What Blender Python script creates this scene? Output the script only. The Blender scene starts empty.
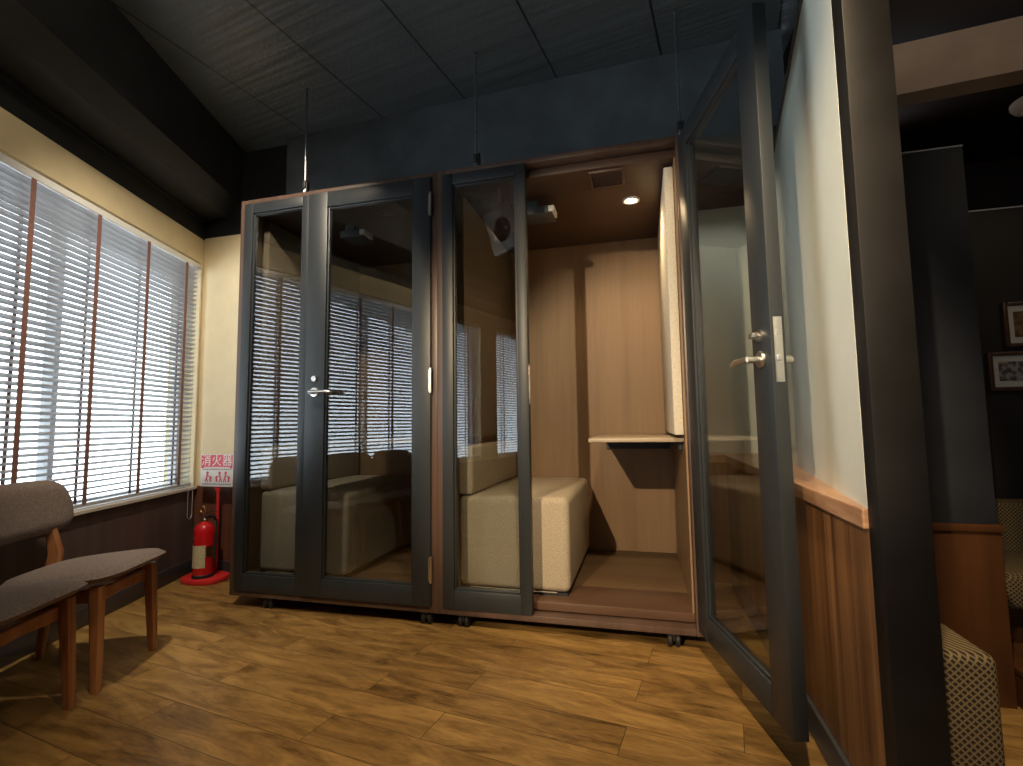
import bpy, bmesh, math, random
from math import radians as rad, sin, cos, pi
from mathutils import Vector, Matrix
random.seed(7)
SC = bpy.context.scene
COL = SC.collection

# ------------------------------------------------------------------ materials
def new_mat(name):
    m = bpy.data.materials.new(name); m.use_nodes = True
    nt = m.node_tree; nt.nodes.clear()
    out = nt.nodes.new('ShaderNodeOutputMaterial')
    return m, nt, out

def N(nt, t, **kw):
    n = nt.nodes.new(t)
    for k, v in kw.items():
        if k.startswith('_'): setattr(n, k[1:], v)
        else: n.inputs[k.replace('__', ' ')].default_value = v
    return n

def coords(nt, scale=(1, 1, 1), rot=(0, 0, 0)):
    tc = nt.nodes.new('ShaderNodeTexCoord')
    mp = nt.nodes.new('ShaderNodeMapping')
    mp.inputs['Scale'].default_value = scale; mp.inputs['Rotation'].default_value = rot
    nt.links.new(tc.outputs['Object'], mp.inputs['Vector'])
    return mp.outputs['Vector']

def mat(name, c, rough=.5, metal=0., spec=.5, nscale=20., namt=.15, bump=0., bscale=None, stretch=(1, 1, 1), coat=0.):
    m, nt, out = new_mat(name)
    b = N(nt, 'ShaderNodeBsdfPrincipled', Roughness=rough, Metallic=metal)
    b.inputs['Specular IOR Level'].default_value = spec
    b.inputs['Coat Weight'].default_value = coat
    v = coords(nt, stretch)
    no = N(nt, 'ShaderNodeTexNoise', Scale=nscale, Detail=4.)
    nt.links.new(v, no.inputs['Vector'])
    r = nt.nodes.new('ShaderNodeValToRGB')
    lo = [max(0, x*(1-namt)) for x in c]; hi = [min(1, x*(1+namt)) for x in c]
    r.color_ramp.elements[0].position = .3; r.color_ramp.elements[1].position = .7
    r.color_ramp.elements[0].color = (*lo, 1); r.color_ramp.elements[1].color = (*hi, 1)
    nt.links.new(no.outputs['Fac'], r.inputs['Fac'])
    nt.links.new(r.outputs['Color'], b.inputs['Base Color'])
    if bump:
        n2 = N(nt, 'ShaderNodeTexNoise', Scale=bscale or nscale*4, Detail=3.)
        nt.links.new(v, n2.inputs['Vector'])
        bp = N(nt, 'ShaderNodeBump', Strength=bump, Distance=.004)
        nt.links.new(n2.outputs['Fac'], bp.inputs['Height']); nt.links.new(bp.outputs['Normal'], b.inputs['Normal'])
    nt.links.new(b.outputs['BSDF'], out.inputs['Surface'])
    return m

def wood(name, c1, c2, rough=.4, scale=6., grain=(1, 1, .06), spec=.5, board=None, coat=0.):
    """streaky wood; grain = stretch of the noise (small along the grain); board = (axis scale vec) for wide board tone steps"""
    m, nt, out = new_mat(name)
    b = N(nt, 'ShaderNodeBsdfPrincipled', Roughness=rough)
    b.inputs['Specular IOR Level'].default_value = spec; b.inputs['Coat Weight'].default_value = coat
    v = coords(nt, grain)
    no = N(nt, 'ShaderNodeTexNoise', Scale=scale, Detail=6., Roughness=.6, Distortion=.6)
    nt.links.new(v, no.inputs['Vector'])
    fi = N(nt, 'ShaderNodeTexNoise', Scale=scale*9, Detail=3.)
    nt.links.new(v, fi.inputs['Vector'])
    ad = N(nt, 'ShaderNodeMath', _operation='MULTIPLY_ADD'); ad.inputs[1].default_value = .35
    nt.links.new(fi.outputs['Fac'], ad.inputs[0]); nt.links.new(no.outputs['Fac'], ad.inputs[2])
    r = nt.nodes.new('ShaderNodeValToRGB')
    r.color_ramp.elements[0].position = .48; r.color_ramp.elements[1].position = .88
    r.color_ramp.elements[0].color = (*c1, 1); r.color_ramp.elements[1].color = (*c2, 1)
    nt.links.new(ad.outputs[0], r.inputs['Fac'])
    nt.links.new(r.outputs['Color'], b.inputs['Base Color'])
    nt.links.new(b.outputs['BSDF'], out.inputs['Surface'])
    return m

def floor_mat():
    m, nt, out = new_mat('oak_plank_floor')
    b = N(nt, 'ShaderNodeBsdfPrincipled', Roughness=.42)
    b.inputs['Specular IOR Level'].default_value = .45
    v = coords(nt, (1, 1, 1), (0, 0, rad(8.8)))
    br = nt.nodes.new('ShaderNodeTexBrick'); br.offset = .37; br.offset_frequency = 2
    for k, x in {'Scale': 1., 'Mortar Size': .0016, 'Mortar Smooth': .2, 'Bias': 0., 'Brick Width': .92, 'Row Height': .152}.items(): br.inputs[k].default_value = x
    br.inputs['Color1'].default_value = (0, 0, 0, 1); br.inputs['Color2'].default_value = (1, 1, 1, 1); br.inputs['Mortar'].default_value = (.5, .5, .5, 1)
    nt.links.new(v, br.inputs['Vector'])
    # per-plank shift of the grain noise
    sep = nt.nodes.new('ShaderNodeVectorMath'); sep.operation = 'MULTIPLY_ADD'
    cb = nt.nodes.new('ShaderNodeCombineXYZ')
    nt.links.new(br.outputs['Color'], cb.inputs['Z'])
    sep.inputs[1].default_value = (1, 4.5, 1)
    sep.inputs[2].default_value = (0, 0, 0)
    nt.links.new(v, sep.inputs[0])
    va = nt.nodes.new('ShaderNodeVectorMath'); va.operation = 'MULTIPLY_ADD'
    va.inputs[1].default_value = (0, 0, 9)
    nt.links.new(cb.outputs[0], va.inputs[0]); nt.links.new(sep.outputs[0], va.inputs[2])
    g = N(nt, 'ShaderNodeTexNoise', Scale=2.6, Detail=7., Roughness=.62, Distortion=1.4)
    nt.links.new(va.outputs[0], g.inputs['Vector'])
    f = N(nt, 'ShaderNodeTexNoise', Scale=26., Detail=3.)
    nt.links.new(va.outputs[0], f.inputs['Vector'])
    mx = N(nt, 'ShaderNodeMath', _operation='MULTIPLY_ADD'); mx.inputs[1].default_value = .22
    nt.links.new(f.outputs['Fac'], mx.inputs[0]); nt.links.new(g.outputs['Fac'], mx.inputs[2])
    mx2 = N(nt, 'ShaderNodeMath', _operation='MULTIPLY_ADD'); mx2.inputs[1].default_value = .16
    nt.links.new(br.outputs['Color'], mx2.inputs[0]); nt.links.new(mx.outputs[0], mx2.inputs[2])
    r = nt.nodes.new('ShaderNodeValToRGB'); cr = r.color_ramp
    cr.elements[0].position = .45; cr.elements[0].color = (.075, .038, .012, 1)
    cr.elements[1].position = .92; cr.elements[1].color = (.44, .262, .085, 1)
    e = cr.elements.new(.66); e.color = (.245, .138, .043, 1)
    nt.links.new(mx2.outputs[0], r.inputs['Fac'])
    seam = nt.nodes.new('ShaderNodeMixRGB'); seam.blend_type = 'MIX'
    seam.inputs['Color2'].default_value = (.05, .028, .012, 1)
    sf = N(nt, 'ShaderNodeMath', _operation='MULTIPLY'); sf.inputs[1].default_value = .75
    nt.links.new(br.outputs['Fac'], sf.inputs[0]); nt.links.new(sf.outputs[0], seam.inputs['Fac'])
    nt.links.new(r.outputs['Color'], seam.inputs['Color1'])
    nt.links.new(seam.outputs[0], b.inputs['Base Color'])
    rr = N(nt, 'ShaderNodeMapRange'); rr.inputs['To Min'].default_value = .28; rr.inputs['To Max'].default_value = .42
    nt.links.new(g.outputs['Fac'], rr.inputs['Value']); nt.links.new(rr.outputs[0], b.inputs['Roughness'])
    bp = N(nt, 'ShaderNodeBump', Strength=.12, Distance=.002)
    nt.links.new(mx.outputs[0], bp.inputs['Height']); nt.links.new(bp.outputs['Normal'], b.inputs['Normal'])
    nt.links.new(b.outputs['BSDF'], out.inputs['Surface'])
    return m

def ceiling_mat():
    m, nt, out = new_mat('black_painted_ceiling')
    b = N(nt, 'ShaderNodeBsdfPrincipled', Roughness=.36)
    v = coords(nt, (1, 1, 1), (0, 0, rad(9.6)))
    mp = nt.nodes.new('ShaderNodeMapping'); mp.inputs['Location'].default_value = (.275, .3, 0); nt.links.new(v, mp.inputs['Vector'])
    br = nt.nodes.new('ShaderNodeTexBrick'); br.offset = .0
    for k, x in {'Scale': 1., 'Mortar Size': .006, 'Mortar Smooth': .3, 'Brick Width': .561, 'Row Height': 6.}.items(): br.inputs[k].default_value = x
    nt.links.new(mp.outputs[0], br.inputs['Vector'])
    no = N(nt, 'ShaderNodeTexNoise', Scale=2.5, Detail=5.); nt.links.new(v, no.inputs['Vector'])
    r = nt.nodes.new('ShaderNodeValToRGB')
    r.color_ramp.elements[0].color = (.078, .094, .104, 1); r.color_ramp.elements[1].color = (.12, .142, .155, 1)
    nt.links.new(no.outputs['Fac'], r.inputs['Fac'])
    mx = nt.nodes.new('ShaderNodeMixRGB'); mx.inputs['Color2'].default_value = (.006, .006, .007, 1)
    nt.links.new(br.outputs['Fac'], mx.inputs['Fac']); nt.links.new(r.outputs['Color'], mx.inputs['Color1'])
    nt.links.new(mx.outputs[0], b.inputs['Base Color'])
    # long ribs that run across the boards, rough paint
    wv = nt.nodes.new('ShaderNodeMapping'); wv.inputs['Scale'].default_value = (.25, 7.5, 1); nt.links.new(v, wv.inputs['Vector'])
    n2 = N(nt, 'ShaderNodeTexNoise', Scale=1.6, Detail=2.); nt.links.new(wv.outputs[0], n2.inputs['Vector'])
    n3 = N(nt, 'ShaderNodeTexNoise', Scale=45., Detail=3.); nt.links.new(v, n3.inputs['Vector'])
    ad = N(nt, 'ShaderNodeMath', _operation='MULTIPLY_ADD'); ad.inputs[1].default_value = .15
    nt.links.new(n3.outputs['Fac'], ad.inputs[0]); nt.links.new(n2.outputs['Fac'], ad.inputs[2])
    bp = N(nt, 'ShaderNodeBump', Strength=.5, Distance=.03)
    nt.links.new(ad.outputs[0], bp.inputs['Height']); nt.links.new(bp.outputs['Normal'], b.inputs['Normal'])
    nt.links.new(b.outputs['BSDF'], out.inputs['Surface'])
    return m

def glass_mat(name, tint=(.86, .88, .88), f0=.08):
    """thin pane: straight-through transmission plus a mirror layer that grows with grazing angle"""
    m, nt, out = new_mat(name)
    tr = nt.nodes.new('ShaderNodeBsdfTransparent'); tr.inputs['Color'].default_value = (*tint, 1)
    gl = N(nt, 'ShaderNodeBsdfGlossy', Roughness=0.0); gl.inputs['Color'].default_value = (1, 1, 1, 1)
    lw = N(nt, 'ShaderNodeLayerWeight', Blend=.5)
    p = N(nt, 'ShaderNodeMath', _operation='POWER'); p.inputs[1].default_value = 5
    nt.links.new(lw.outputs['Facing'], p.inputs[0])
    ma = N(nt, 'ShaderNodeMath', _operation='MULTIPLY_ADD'); ma.inputs[1].default_value = 1-f0; ma.inputs[2].default_value = f0
    nt.links.new(p.outputs[0], ma.inputs[0])
    mx = nt.nodes.new('ShaderNodeMixShader')
    nt.links.new(ma.outputs[0], mx.inputs['Fac']); nt.links.new(tr.outputs[0], mx.inputs[1]); nt.links.new(gl.outputs[0], mx.inputs[2])
    nt.links.new(mx.outputs[0], out.inputs['Surface'])
    return m

def emit_mat(name, c, s):
    m, nt, out = new_mat(name)
    e = N(nt, 'ShaderNodeEmission', Strength=s); e.inputs['Color'].default_value = (*c, 1)
    nt.links.new(e.outputs[0], out.inputs['Surface'])
    return m

def weave_mat():
    m, nt, out = new_mat('lattice_weave_fabric')
    b = N(nt, 'ShaderNodeBsdfPrincipled', Roughness=.85)
    tc = nt.nodes.new('ShaderNodeTexCoord')
    # one lattice coordinate pair that wraps over top and sides: (x + y + z) and (x + y - z)
    def wave(vec, sc):
        d = nt.nodes.new('ShaderNodeVectorMath'); d.operation = 'DOT_PRODUCT'; d.inputs[1].default_value = vec
        nt.links.new(tc.outputs['Object'], d.inputs[0])
        s = N(nt, 'ShaderNodeMath', _operation='MULTIPLY'); s.inputs[1].default_value = sc
        nt.links.new(d.outputs['Value'], s.inputs[0])
        w = N(nt, 'ShaderNodeMath', _operation='SINE'); nt.links.new(s.outputs[0], w.inputs[0])
        return w.outputs[0]
    a = wave((1, .55, 1), 400); c = wave((1, .55, -1), 400)
    mx = N(nt, 'ShaderNodeMath', _operation='MAXIMUM'); nt.links.new(a, mx.inputs[0]); nt.links.new(c, mx.inputs[1])
    r = nt.nodes.new('ShaderNodeValToRGB')
    r.color_ramp.elements[0].position = .3; r.color_ramp.elements[1].position = .7
    r.color_ramp.elements[0].color = (.022, .013, .007, 1); r.color_ramp.elements[1].color = (.20, .145, .068, 1)
    nt.links.new(mx.outputs[0], r.inputs['Fac']); nt.links.new(r.outputs['Color'], b.inputs['Base Color'])
    nt.links.new(b.outputs['BSDF'], out.inputs['Surface'])
    return m

def picture_mat(name, paper, ink, scale):
    m, nt, out = new_mat(name)
    b = N(nt, 'ShaderNodeBsdfPrincipled', Roughness=.7)
    v = coords(nt)
    no = N(nt, 'ShaderNodeTexNoise', Scale=scale, Detail=5.); nt.links.new(v, no.inputs['Vector'])
    r = nt.nodes.new('ShaderNodeValToRGB')
    r.color_ramp.elements[0].position = .42; r.color_ramp.elements[1].position = .6
    r.color_ramp.elements[0].color = (*ink, 1); r.color_ramp.elements[1].color = (*paper, 1)
    nt.links.new(no.outputs['Fac'], r.inputs['Fac']); nt.links.new(r.outputs['Color'], b.inputs['Base Color'])
    nt.links.new(b.outputs['BSDF'], out.inputs['Surface'])
    return m

M = {}
M['floor'] = floor_mat()
M['ceiling'] = ceiling_mat()
M['black_paint'] = mat('black_wall_paint', (.085, .100, .112), .6, nscale=5, namt=.25, bump=.2, bscale=60)
M['black_shaded'] = mat('black_paint_shaded', (.010, .011, .013), .6, nscale=6, namt=.3, bump=.2, bscale=60)  # same black paint, shade of the window side put into its colour
M['cream'] = mat('cream_wall_paint', (.72, .60, .38), .6, nscale=8, namt=.05, bump=.08, bscale=120)
M['white_wall'] = mat('white_wall_paint', (.76, .78, .70), .55, nscale=6, namt=.03, bump=.05, bscale=120)
M['dark_wains'] = wood('dark_walnut_wainscot', (.065, .046, .044), (.115, .083, .078), .38, 5, (1.6, 1, .05))
M['red_wains'] = wood('red_brown_wainscot', (.10, .035, .022), (.20, .075, .045), .4, 6, (1.6, 1, .05))
M['walnut_wains'] = wood('walnut_wainscot', (.065, .026, .010), (.36, .17, .065), .35, 4.2, (1, 2.6, .05), coat=.1)
M['cap'] = wood('cap_wood', (.22, .10, .05), (.52, .30, .17), .3, 5, (2, .3, 2), coat=.15)
M['base_dark'] = mat('dark_baseboard', (.045, .042, .046), .4, nscale=8)
M['base_blue'] = mat('grey_vinyl_baseboard', (.06, .062, .068), .4, nscale=8)
M['booth_brown'] = wood('booth_walnut', (.072, .042, .031), (.128, .079, .058), .38, 6, (1, 1, .07))
M['booth_in'] = wood('booth_inner_oak', (.20, .118, .058), (.275, .17, .088), .5, 5, (1, 1, .05))
M['booth_ceil'] = wood('booth_ceiling_wood', (.055, .029, .020), (.085, .047, .033), .45, 5, (.08, 1, 1))
M['booth_floor'] = wood('booth_floor_wood', (.085, .043, .026), (.14, .077, .047), .4, 5, (.08, 1, 1))
M['booth_floor2'] = wood('booth_floor_board', (.10, .060, .030), (.165, .102, .052), .5, 5, (.08, 1, 1))
M['black_wood'] = mat('black_lacquered_wood', (.023, .027, .031), .42, nscale=9, namt=.12, bump=.03, bscale=60, stretch=(1, 1, .15))
M['post_black'] = mat('black_post_paint', (.013, .012, .012), .5, spec=.18, nscale=5, namt=.35, bump=.1, bscale=30)
M['glass'] = glass_mat('booth_glass')
M['win_glass'] = glass_mat('window_glass', (.95, .97, .97), .03)
M['fabric_beige'] = mat('beige_bench_fabric', (.43, .365, .28), .9, spec=.15, nscale=160, namt=.22, bump=.35, bscale=320)
M['fabric_panel'] = mat('cream_felt_panel', (.66, .60, .49), .95, spec=.1, nscale=90, namt=.1, bump=.2, bscale=200)
M['fabric_brown'] = mat('brown_felt_panel', (.20, .155, .11), .95, spec=.1, nscale=90, namt=.1, bump=.2, bscale=200)
M['fabric_grey'] = mat('taupe_chair_fabric', (.21, .165, .145), .9, spec=.15, nscale=140, namt=.25, bump=.3, bscale=300)
M['chair_wood'] = wood('chair_teak', (.24, .085, .030), (.45, .19, .075), .38, 8, (1, 1, .1), coat=.1)
M['steel'] = mat('brushed_steel', (.72, .70, .66), .28, 1., nscale=30, namt=.06)
M['rod_steel'] = mat('zinc_rod', (.35, .37, .39), .4, 1., nscale=60, namt=.2)
M['black_metal'] = mat('black_metal', (.02, .021, .023), .45, nscale=20)
M['rubber'] = mat('black_rubber', (.015, .015, .016), .6, nscale=20)
M['desk_top'] = wood('desk_top_wood', (.32, .25, .18), (.46, .37, .27), .4, 5, (.1, 1, 1))
M['dark_plastic'] = mat('dark_grey_plastic', (.075, .085, .092), .45, nscale=15, namt=.08)
M['grey_plastic'] = mat('grey_plastic', (.17, .20, .22), .45, nscale=15, namt=.08)
M['white_plastic'] = mat('white_plastic', (.82, .83, .82), .4, nscale=15, namt=.03)
M['slat'] = mat('brown_blind_slat', (.42, .425, .45), .4, nscale=12, namt=.15, stretch=(.1, 1, 1))
M['tape'] = mat('brown_ladder_tape', (.24, .12, .10), .8, nscale=60)
M['rail_white'] = mat('white_blind_rail', (.90, .90, .90), .4, nscale=10, namt=.03)
M['alu'] = mat('pale_window_frame', (.62, .64, .66), .4, nscale=10)
M['sill'] = mat('pale_sill', (.62, .57, .52), .45, nscale=10, namt=.05)
M['cord'] = mat('pull_cord', (.45, .42, .40), .7, nscale=50)
M['red'] = mat('red_enamel', (.62, .012, .016), .25, nscale=10, namt=.05, coat=.3)
M['red_plastic'] = mat('red_plastic', (.66, .03, .03), .4, nscale=10, namt=.05)
M['label'] = picture_mat('paper_label', (.66, .56, .36), (.54, .45, .28), 70)
M['gold'] = mat('brass', (.62, .40, .14), .35, 1., nscale=30)
M['sign_white'] = mat('sign_white', (.80, .78, .74), .4, nscale=10, namt=.03)
M['sign_red'] = mat('sign_red', (.66, .04, .07), .4, nscale=10, namt=.03)
M['sign_dark'] = mat('sign_dark_ink', (.12, .05, .05), .5, nscale=10)
M['beam_tan'] = mat('tan_beam_paint', (.42, .29, .20), .6, nscale=6, namt=.12)
M['board_navy'] = mat('dark_slate_board', (.026, .029, .038), .6, spec=.2, nscale=5, namt=.2)
M['board_edge'] = mat('pale_board_edge', (.42, .43, .44), .5, nscale=9)
M['booth_panel'] = wood('chestnut_panel', (.060, .022, .008), (.11, .044, .016), .4, 5, (1, 1, .07))
M['dark_brown'] = mat('dark_brown_wall', (.040, .024, .018), .7, nscale=4, namt=.2)
M['weave'] = weave_mat()
M['wall_brown'] = mat('blackish_brown_wall', (.022, .017, .016), .6, nscale=4, namt=.2)
M['seat_plain'] = mat('olive_brown_fabric', (.20, .15, .07), .9, nscale=80)
M['frame_wood'] = wood('picture_frame_wood', (.07, .03, .018), (.14, .065, .04), .4, 8)
M['mat_paper'] = mat('picture_mount', (.70, .66, .58), .8, nscale=20, namt=.03)
M['pic_sepia'] = picture_mat('sepia_print', (.32, .17, .06), (.12, .06, .025), 25)
M['pic_grey'] = picture_mat('grey_print', (.42, .37, .33), (.09, .075, .07), 45)
M['lamp_hot'] = emit_mat('lit_downlight', (1., .70, .36), 22)
M['lamp_dim'] = mat('frosted_lamp', (.70, .66, .58), .4, nscale=5, namt=.05)
M['led'] = mat('white_lens', (.85, .86, .86), .3, nscale=10, namt=.02)

# ------------------------------------------------------------------ mesh builder
class MB:
    def __init__(s): s.bm = bmesh.new(); s.mi = 0
    def _tag(s, n0):
        s.bm.faces.ensure_lookup_table()
        for f in s.bm.faces[n0:]: f.material_index = s.mi
    def box(s, x0, x1, y0, y1, z0, z1, bev=0., seg=2, mx=None):
        t = bmesh.new()
        bmesh.ops.create_cube(t, size=1)
        for v in t.verts:
            v.co = Vector(((x0+x1)/2 + v.co.x*(x1-x0), (y0+y1)/2 + v.co.y*(y1-y0), (z0+z1)/2 + v.co.z*(z1-z0)))
        if bev > 0:
            bmesh.ops.bevel(t, geom=list(t.edges), offset=bev, segments=seg, profile=.5, affect='EDGES')
        s.merge(t, mx)
        return s
    def merge(s, t, mx=None):
        if mx is not None: t.transform(mx)
        me = bpy.data.meshes.new('tmp'); t.to_mesh(me); t.free()
        n0 = len(s.bm.faces); s.bm.from_mesh(me); bpy.data.meshes.remove(me); s._tag(n0)
    def tube(s, pts, r, n=12, cap=True):
        """round tube through pts; r = one radius or one per point"""
        P = [Vector(p) for p in pts]; R = [r]*len(P) if not hasattr(r, '__len__') else r
        n0 = len(s.bm.faces); rings = []
        up = None
        for i, p in enumerate(P):
            a = P[max(0, i-1)]; b = P[min(len(P)-1, i+1)]
            d = (b-a).normalized()
            if up is None: up = d.orthogonal().normalized()
            up = (up - d*up.dot(d)).normalized(); w = d.cross(up)
            rings.append([s.bm.verts.new(p + (up*cos(2*pi*k/n) + w*sin(2*pi*k/n))*R[i]) for k in range(n)])
        for A, B in zip(rings, rings[1:]):
            for k in range(n): s.bm.faces.new((A[k], A[(k+1) % n], B[(k+1) % n], B[k]))
        if cap:
            s.bm.faces.new(list(reversed(rings[0]))); s.bm.faces.new(rings[-1])
        s._tag(n0); return s
    def bar(s, pts, sizes, side=(0, 1, 0), bev=.2):
        """rectangular bar through pts with (w along side, t across) per point, chamfered corners"""
        P = [Vector(p) for p in pts]; sd = Vector(side).normalized(); n0 = len(s.bm.faces); rings = []
        for i, p in enumerate(P):
            a = P[max(0, i-1)]; b = P[min(len(P)-1, i+1)]; d = (b-a).normalized()
            w = (sd - d*sd.dot(d)).normalized(); u = d.cross(w)
            hw, ht = sizes[i][0]/2, sizes[i][1]/2; c = bev*min(hw, ht)
            o = [(hw, -ht+c), (hw, ht-c), (hw-c, ht), (-hw+c, ht), (-hw, ht-c), (-hw, -ht+c), (-hw+c, -ht), (hw-c, -ht)]
            rings.append([s.bm.verts.new(p + w*x + u*y) for x, y in o])
        for A, B in zip(rings, rings[1:]):
            for k in range(8): s.bm.faces.new((A[k], A[(k+1) % 8], B[(k+1) % 8], B[k]))
        s.bm.faces.new(list(reversed(rings[0]))); s.bm.faces.new(rings[-1])
        s._tag(n0); return s
    def lathe(s, prof, c=(0, 0, 0), n=32, mx=None):
        """prof = [(r, z)...] turned about z"""
        t = bmesh.new(); rings = []
        for r, z in prof:
            if r < 1e-5: rings.append([t.verts.new((c[0], c[1], c[2]+z))])
            else: rings.append([t.verts.new((c[0]+r*cos(2*pi*k/n), c[1]+r*sin(2*pi*k/n), c[2]+z)) for k in range(n)])
        for A, B in zip(rings, rings[1:]):
            for k in range(n):
                q = [A[k % len(A)], A[(k+1) % len(A)], B[(k+1) % len(B)], B[k % len(B)]]
                q = list(dict.fromkeys(q))
                if len(q) >= 3:
                    try: t.faces.new(q)
                    except ValueError: pass
        bmesh.ops.recalc_face_normals(t, faces=t.faces)
        s.merge(t, mx); return s
    def prism(s, poly, z0, z1, mx=None, bev=0.):
        t = bmesh.new()
        vs = [t.verts.new((x, y, z0)) for x, y in poly]
        f = t.faces.new(vs)
        r = bmesh.ops.extrude_face_region(t, geom=[f])
        for e in r['geom']:
            if isinstance(e, bmesh.types.BMVert): e.co.z = z1
        bmesh.ops.recalc_face_normals(t, faces=t.faces)
        if bev > 0: bmesh.ops.bevel(t, geom=list(t.edges), offset=bev, segments=2, profile=.5, affect='EDGES')
        s.merge(t, mx); return s
    def build(s, name, mats, parent=None, smooth=True, angle=35):
        me = bpy.data.meshes.new(name)
        bmesh.ops.recalc_face_normals(s.bm, faces=s.bm.faces)
        s.bm.to_mesh(me); s.bm.free()
        for m in (mats if isinstance(mats, (list, tuple)) else [mats]): me.materials.append(m)
        if smooth:
            me.polygons.foreach_set('use_smooth', [True]*len(me.polygons))
            me.set_sharp_from_angle(angle=rad(angle))
        o = bpy.data.objects.new(name, me); COL.objects.link(o)
        if parent: o.parent = parent
        return o

def empty(name, loc=(0, 0, 0), rz=0., parent=None):
    o = bpy.data.objects.new(name, None); COL.objects.link(o)
    o.location = loc; o.rotation_euler = (0, 0, rz); o.empty_display_size = .1
    if parent: o.parent = parent
    return o

def tag(o, label, cat, group=None):
    o['label'] = label; o['category'] = cat
    if group: o['group'] = group
    return o

def struct(o, label=None, cat=None):
    o['kind'] = 'structure'
    if label: o['label'] = label
    if cat: o['category'] = cat
    return o

def kids(o): return [c for c in bpy.data.objects if c.parent == o]
def copy_tree(o, parent=None):
    c = o.copy(); COL.objects.link(c)
    if parent: c.parent = parent
    for ch in kids(o): copy_tree(ch, c)
    return c

def text_mesh(body, size, depth, mx, matl, name, parent, spacing=1.):
    cu = bpy.data.curves.new('t', 'FONT'); cu.body = body; cu.size = size; cu.extrude = depth/2
    cu.align_x = 'CENTER'; cu.align_y = 'CENTER'; cu.space_character = spacing
    to = bpy.data.objects.new('t', cu); COL.objects.link(to)
    bpy.context.view_layer.update()
    dg = bpy.context.evaluated_depsgraph_get()
    me = bpy.data.meshes.new_from_object(to.evaluated_get(dg))
    bpy.data.objects.remove(to); bpy.data.curves.remove(cu)
    me.transform(mx); me.name = name
    me.materials.clear(); me.materials.append(matl)
    o = bpy.data.objects.new(name, me); COL.objects.link(o); o.parent = parent
    return o

# ------------------------------------------------------------------ camera
EYE = .966
yaw, pit, rol = rad(14.659), rad(4.745), rad(-.8065)
f0 = Vector((-sin(yaw), cos(yaw), 0)); r0 = Vector((cos(yaw), sin(yaw), 0)); u0 = Vector((0, 0, 1))
fw = f0*cos(pit) + u0*sin(pit); up = u0*cos(pit) - f0*sin(pit)
rt = r0*cos(rol) + up*sin(rol); up2 = up*cos(rol) - r0*sin(rol)
up2 = rt.cross(fw)
cam = bpy.data.cameras.new('camera'); cam.sensor_width = 36; cam.lens = 496.12/1023*36; cam.clip_start = .02; cam.clip_end = 200
co = bpy.data.objects.new('camera', cam); COL.objects.link(co)
mw = Matrix((rt, up2, -fw)).transposed().to_4x4(); mw.translation = (0, 0, EYE)
co.matrix_world = mw
SC.camera = co

# ------------------------------------------------------------------ the setting
CEIL = 2.92
AL = rad(17.8)                     # the window wall leans away from the booth front by this angle
LW = (-2.87, 2.409)                # a point on the window wall's face
LROT = pi/2 + AL                   # wall frame: x along the wall (away from the camera), y into the wall, z up

mb = MB(); mb.box(-4.6, 5.2, -5.2, 5.2, -.12, 0.)
struct(mb.build('floor', M['floor'], smooth=False))
mb = MB(); mb.box(-4.6, 5.2, -5.2, 5.2, CEIL, CEIL+.15)
struct(mb.build('ceiling', M['ceiling'], smooth=False))

W1 = (-3.46, .385); W2 = (-7.2, -3.79); WZ = (.574, 2.135)
wl = empty('wall_left', (*LW, 0), LROT); struct(wl)
mb = MB(); mb.box(-8.2, .46, 0, .2, 0, WZ[0]-.02)
struct(mb.build('wainscot', M['dark_wains'], wl, smooth=False))
mb = MB()
mb.box(-8.2, .46, 0, .2, WZ[1], 2.31)
for a, b in ((-8.2, W2[0]), (W2[1], W1[0]), (W1[1], .46)): mb.box(a, b, 0, .2, WZ[0]-.02, WZ[1])
struct(mb.build('cream_band', M['cream'], wl, smooth=False))
mb = MB(); mb.box(-8.2, .46, 0, .2, 2.31, CEIL)
mb.box(-8.2, .46, -.012, 0, 2.435, 2.455)
struct(mb.build('upper_wall', M['black_shaded'], wl, smooth=False))
mb = MB(); mb.box(-8.2, .405, -.014, -.001, .0, .093, .003)
struct(mb.build('baseboard_left', M['base_dark'])); o = COL.objects['baseboard_left']; o.location = (*LW, 0); o.rotation_euler = (0, 0, LROT)
# ceiling beam above the windows, lower edge chamfered
mb = MB(); mb.prism([(0, 2.46), (-.20, 2.46), (-.285, 2.55), (-.31, CEIL), (0, CEIL)], -4.0, .45, Matrix(((0, 0, 1, 0), (1, 0, 0, 0), (0, 1, 0, 0), (0, 0, 0, 1))))
o = struct(mb.build('trim_1', M['black_shaded'], smooth=False)); o.location = (*LW, 0); o.rotation_euler = (0, 0, LROT)

def window(nm, s0, s1):
    w = empty(nm, (*LW, 0), LROT); struct(w)
    z0, z1 = WZ
    m = MB(); fwid = .032
    m.box(s0, s1, .10, .16, z0, z0+fwid, .004); m.box(s0, s1, .10, .16, z1-fwid, z1, .004)
    for c in [s0+fwid/2, s1-fwid/2] + [s1-1.015-1.22*i for i in range(int((s1-s0)/1.22))]:
        m.box(c-fwid/2, c+fwid/2, .102, .158, z0+fwid, z1-fwid, .004)
    struct(m.build('window_frame', M['alu'], w, smooth=False))
    m = MB(); m.box(s0+.02, s1-.02, .126, .132, z0+.02, z1-.02)
    struct(m.build('window_pane', M['win_glass'], w, smooth=False))
    m = MB(); m.box(s0-.02, s1+.01, -.022, .10, z0-.02, z0, .003)
    struct(m.build('window_sill', M['sill'], w, smooth=False))
    return w
window('window_1', *W1); window('window_2', *W2)

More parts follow.
